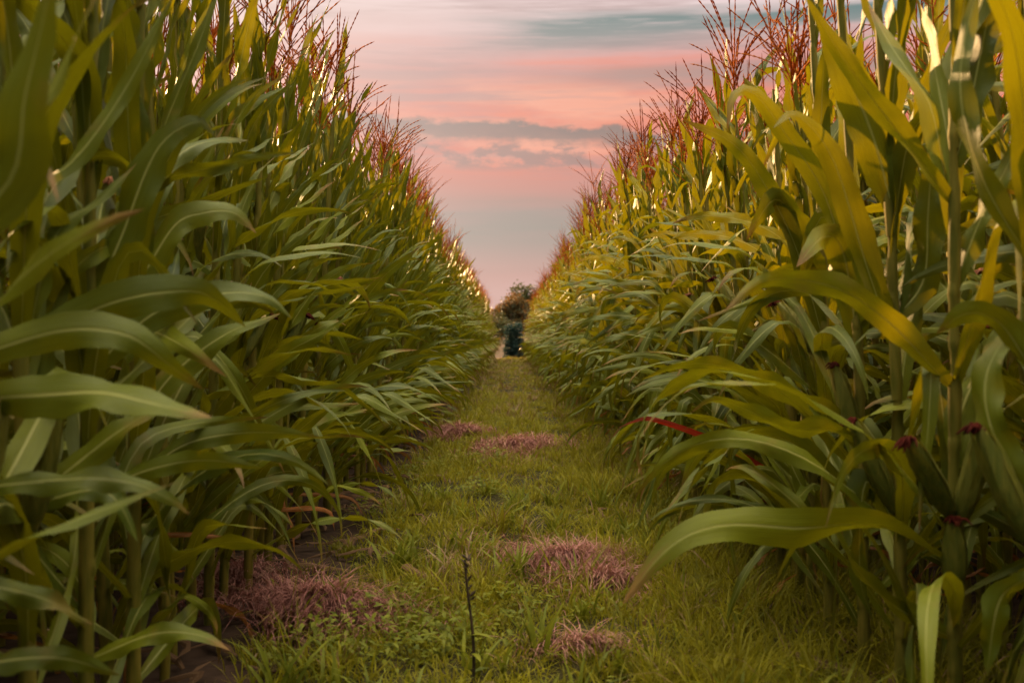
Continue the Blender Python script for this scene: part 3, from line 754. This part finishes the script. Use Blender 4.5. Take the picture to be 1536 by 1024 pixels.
base = ramp(nt, math_(nt, 'MULTIPLY', zz, S), tuple((p * S, srgb(*c)) for p, c in (
    (0.0, (226, 196, 190)), (.028, (222, 178, 174)), (.055, (204, 156, 148)), (.085, (156, 148, 138)), (.108, (162, 146, 136)), (.128, (206, 138, 122)), (.155, (238, 128, 100)),
    (.185, (248, 140, 106)), (.21, (242, 142, 116)), (.235, (234, 162, 150)), (.262, (246, 214, 210)), (.295, (255, 242, 240)), (.36, (240, 220, 220)), (.48, (170, 200, 200)))))
rip = math_(nt, 'MULTIPLY', ramp(nt, nc, ((.40, .0), (.60, .55))), ramp(nt, math_(nt, 'MULTIPLY', dz, S), ((.26, 0.0), (.32, 1.0), (.42, 1.0), (.50, 0.0))))
base = mixc(nt, rip, base, srgb(222, 140, 124))
# greyer streaks through the pink
st = ramp(nt, na, ((.46, 0.0), (.62, .5)))
base = mixc(nt, st, base, srgb(196, 152, 144))
band = ramp(nt, math_(nt, 'MULTIPLY', dz, S), ((.28, 0.0), (.33, 1.0), (.42, 1.0), (.45, 0.0)))
brt = math_(nt, 'MULTIPLY', ramp(nt, nb, ((.46, 0.0), (.62, .9))), band)
base = mixc(nt, brt, base, srgb(255, 172, 140))
nd = skynoise(5.0, 1.0, 16.0, off=2.0, detail=6.0, rough=.6)
base = mixc(nt, math_(nt, 'MULTIPLY', ramp(nt, nd, ((.50, 0.0), (.64, .6))), ramp(nt, math_(nt, 'MULTIPLY', dz, S), ((.24, 0.0), (.34, 1.0), (.62, 1.0), (.8, 0.0)))), base, srgb(176, 148, 144))
base = mixc(nt, math_(nt, 'MULTIPLY', ramp(nt, nd, ((.34, .55), (.47, 0.0))), ramp(nt, math_(nt, 'MULTIPLY', dz, S), ((.26, 0.0), (.32, 1.0), (.46, 1.0), (.52, 0.0)))), base, srgb(250, 140, 108))
# wavy grey cloud bank low in the pink
zb = math_(nt, 'ADD', dz, math_(nt, 'MULTIPLY', math_(nt, 'SUBTRACT', nc, .5), .026))
zb = math_(nt, 'ADD', zb, math_(nt, 'MULTIPLY', dx, .055))
b1 = ramp(nt, math_(nt, 'MULTIPLY', zb, S), ((.328, 0.0), (.344, .85), (.364, .95), (.372, 0.0)))
b1 = math_(nt, 'MULTIPLY', b1, ramp(nt, nb, ((.30, .35), (.5, 1.0))))
base = mixc(nt, b1, base, srgb(134, 118, 110))
b4 = math_(nt, 'MULTIPLY', ramp(nt, math_(nt, 'MULTIPLY', dz, S), ((.285, 0.0), (.30, 1.0), (.33, 1.0), (.345, 0.0))), ramp(nt, nc, ((.46, 0.0), (.56, .8))))
base = mixc(nt, b4, base, srgb(152, 124, 116))
b3 = ramp(nt, math_(nt, 'MULTIPLY', zb, S), ((.285, 0.0), (.30, .5), (.312, .5), (.322, 0.0)))
base = mixc(nt, math_(nt, 'MULTIPLY', b3, ramp(nt, na, ((.42, 0.0), (.58, 1.0)))), base, srgb(176, 136, 130))
# teal streak higher up
zt = math_(nt, 'ADD', math_(nt, 'SUBTRACT', dz, .012), math_(nt, 'MULTIPLY', math_(nt, 'SUBTRACT', na, .5), .03))
b2 = ramp(nt, math_(nt, 'MULTIPLY', zt, S), ((.452, 0.0), (.492, .8), (.512, .95), (.532, 0.0)))
b2 = math_(nt, 'MULTIPLY', b2, ramp(nt, math_(nt, 'ADD', dx, .5), ((.43, 0.0), (.53, 1.0))))
base = mixc(nt, math_(nt, 'MULTIPLY', b2, ramp(nt, nd, ((.34, .25), (.52, 1.0)))), base, srgb(104, 134, 130))
b5 = math_(nt, 'MULTIPLY', ramp(nt, math_(nt, 'MULTIPLY', zt, S), ((.395, 0.0), (.418, .7), (.428, .7), (.442, 0.0))), ramp(nt, math_(nt, 'ADD', dx, .5), ((.50, 0.0), (.60, .9))))
base = mixc(nt, b5, base, srgb(150, 146, 140))
# away from the sunset the sky turns teal
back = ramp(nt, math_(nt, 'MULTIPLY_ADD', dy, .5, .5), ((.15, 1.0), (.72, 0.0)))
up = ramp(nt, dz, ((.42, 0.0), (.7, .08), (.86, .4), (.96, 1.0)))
base = mixc(nt, up, base, (10.2, 9.3, 6.9))  # unseen overhead sky, made far brighter as added top light on corn and grass
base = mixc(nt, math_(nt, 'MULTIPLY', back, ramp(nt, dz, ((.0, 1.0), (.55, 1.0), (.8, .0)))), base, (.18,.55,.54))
# brighter round the hidden sun
sa, se = R(SUN_AZ), R(SUN_EL)
sd_ = (math.sin(sa) * math.cos(se), math.cos(sa) * math.cos(se), math.sin(se))
vm = N(nt, 'ShaderNodeVectorMath', operation='DOT_PRODUCT'); L(nt, tc.outputs['Generated'], vm.inputs[0]); vm.inputs[1].default_value = sd_
gl = math_(nt, 'POWER', math_(nt, 'MAXIMUM', vm.outputs['Value'], 0.0), 9.0)
base = mixc(nt, math_(nt, 'MULTIPLY', gl, .9), base, (1.25, .95, .82))
sky = N(nt, 'ShaderNodeTexSky', sky_type='NISHITA', sun_disc=False, sun_elevation=se, sun_rotation=sa)
b_sky = N(nt, 'ShaderNodeBackground', i_Strength=.08/EXPO); L(nt, sky.outputs[0], b_sky.inputs[0])
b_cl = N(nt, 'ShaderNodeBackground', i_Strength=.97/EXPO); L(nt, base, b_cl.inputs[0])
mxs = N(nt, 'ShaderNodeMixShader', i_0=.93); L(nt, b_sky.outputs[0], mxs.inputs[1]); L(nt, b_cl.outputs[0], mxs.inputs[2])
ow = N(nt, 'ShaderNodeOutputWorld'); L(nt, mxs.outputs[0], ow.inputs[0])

from mathutils import Vector
sl = bpy.data.lights.new('sun', 'SUN'); sl.energy = 5.0; sl.angle = R(.8); sl.color = (1.0, .60, .26)
so = bpy.data.objects.new('sun', sl); C.objects.link(so)
so.rotation_euler = Vector(sd_).to_track_quat('Z', 'Y').to_euler()

# ------------------------------------------------------------------ camera
cam = bpy.data.cameras.new('camera'); co = bpy.data.objects.new('camera', cam); C.objects.link(co)
co.location = (0, 0, H); co.rotation_euler = (R(90), 0, 0)
cam.sensor_width = 36; cam.lens = F / 1536 * 36
cam.shift_x = (768 - VX) / 1536; cam.shift_y = -(512 - VY) / 1536
cam.clip_end = 4000; cam.clip_start = .05
cam.dof.use_dof = True; cam.dof.focus_distance = 5.5; cam.dof.aperture_fstop = 4.2
sc = bpy.context.scene; sc.camera = co
sc.view_settings.view_transform = 'Standard'; sc.view_settings.look = 'None'; sc.view_settings.exposure = 1.65; sc.view_settings.gamma = 1
sc.render.engine = 'CYCLES'; sc.cycles.use_denoising = True
sc.cycles.max_bounces = 6; sc.cycles.diffuse_bounces = 1; sc.cycles.glossy_bounces = 2; sc.cycles.transmission_bounces = 2
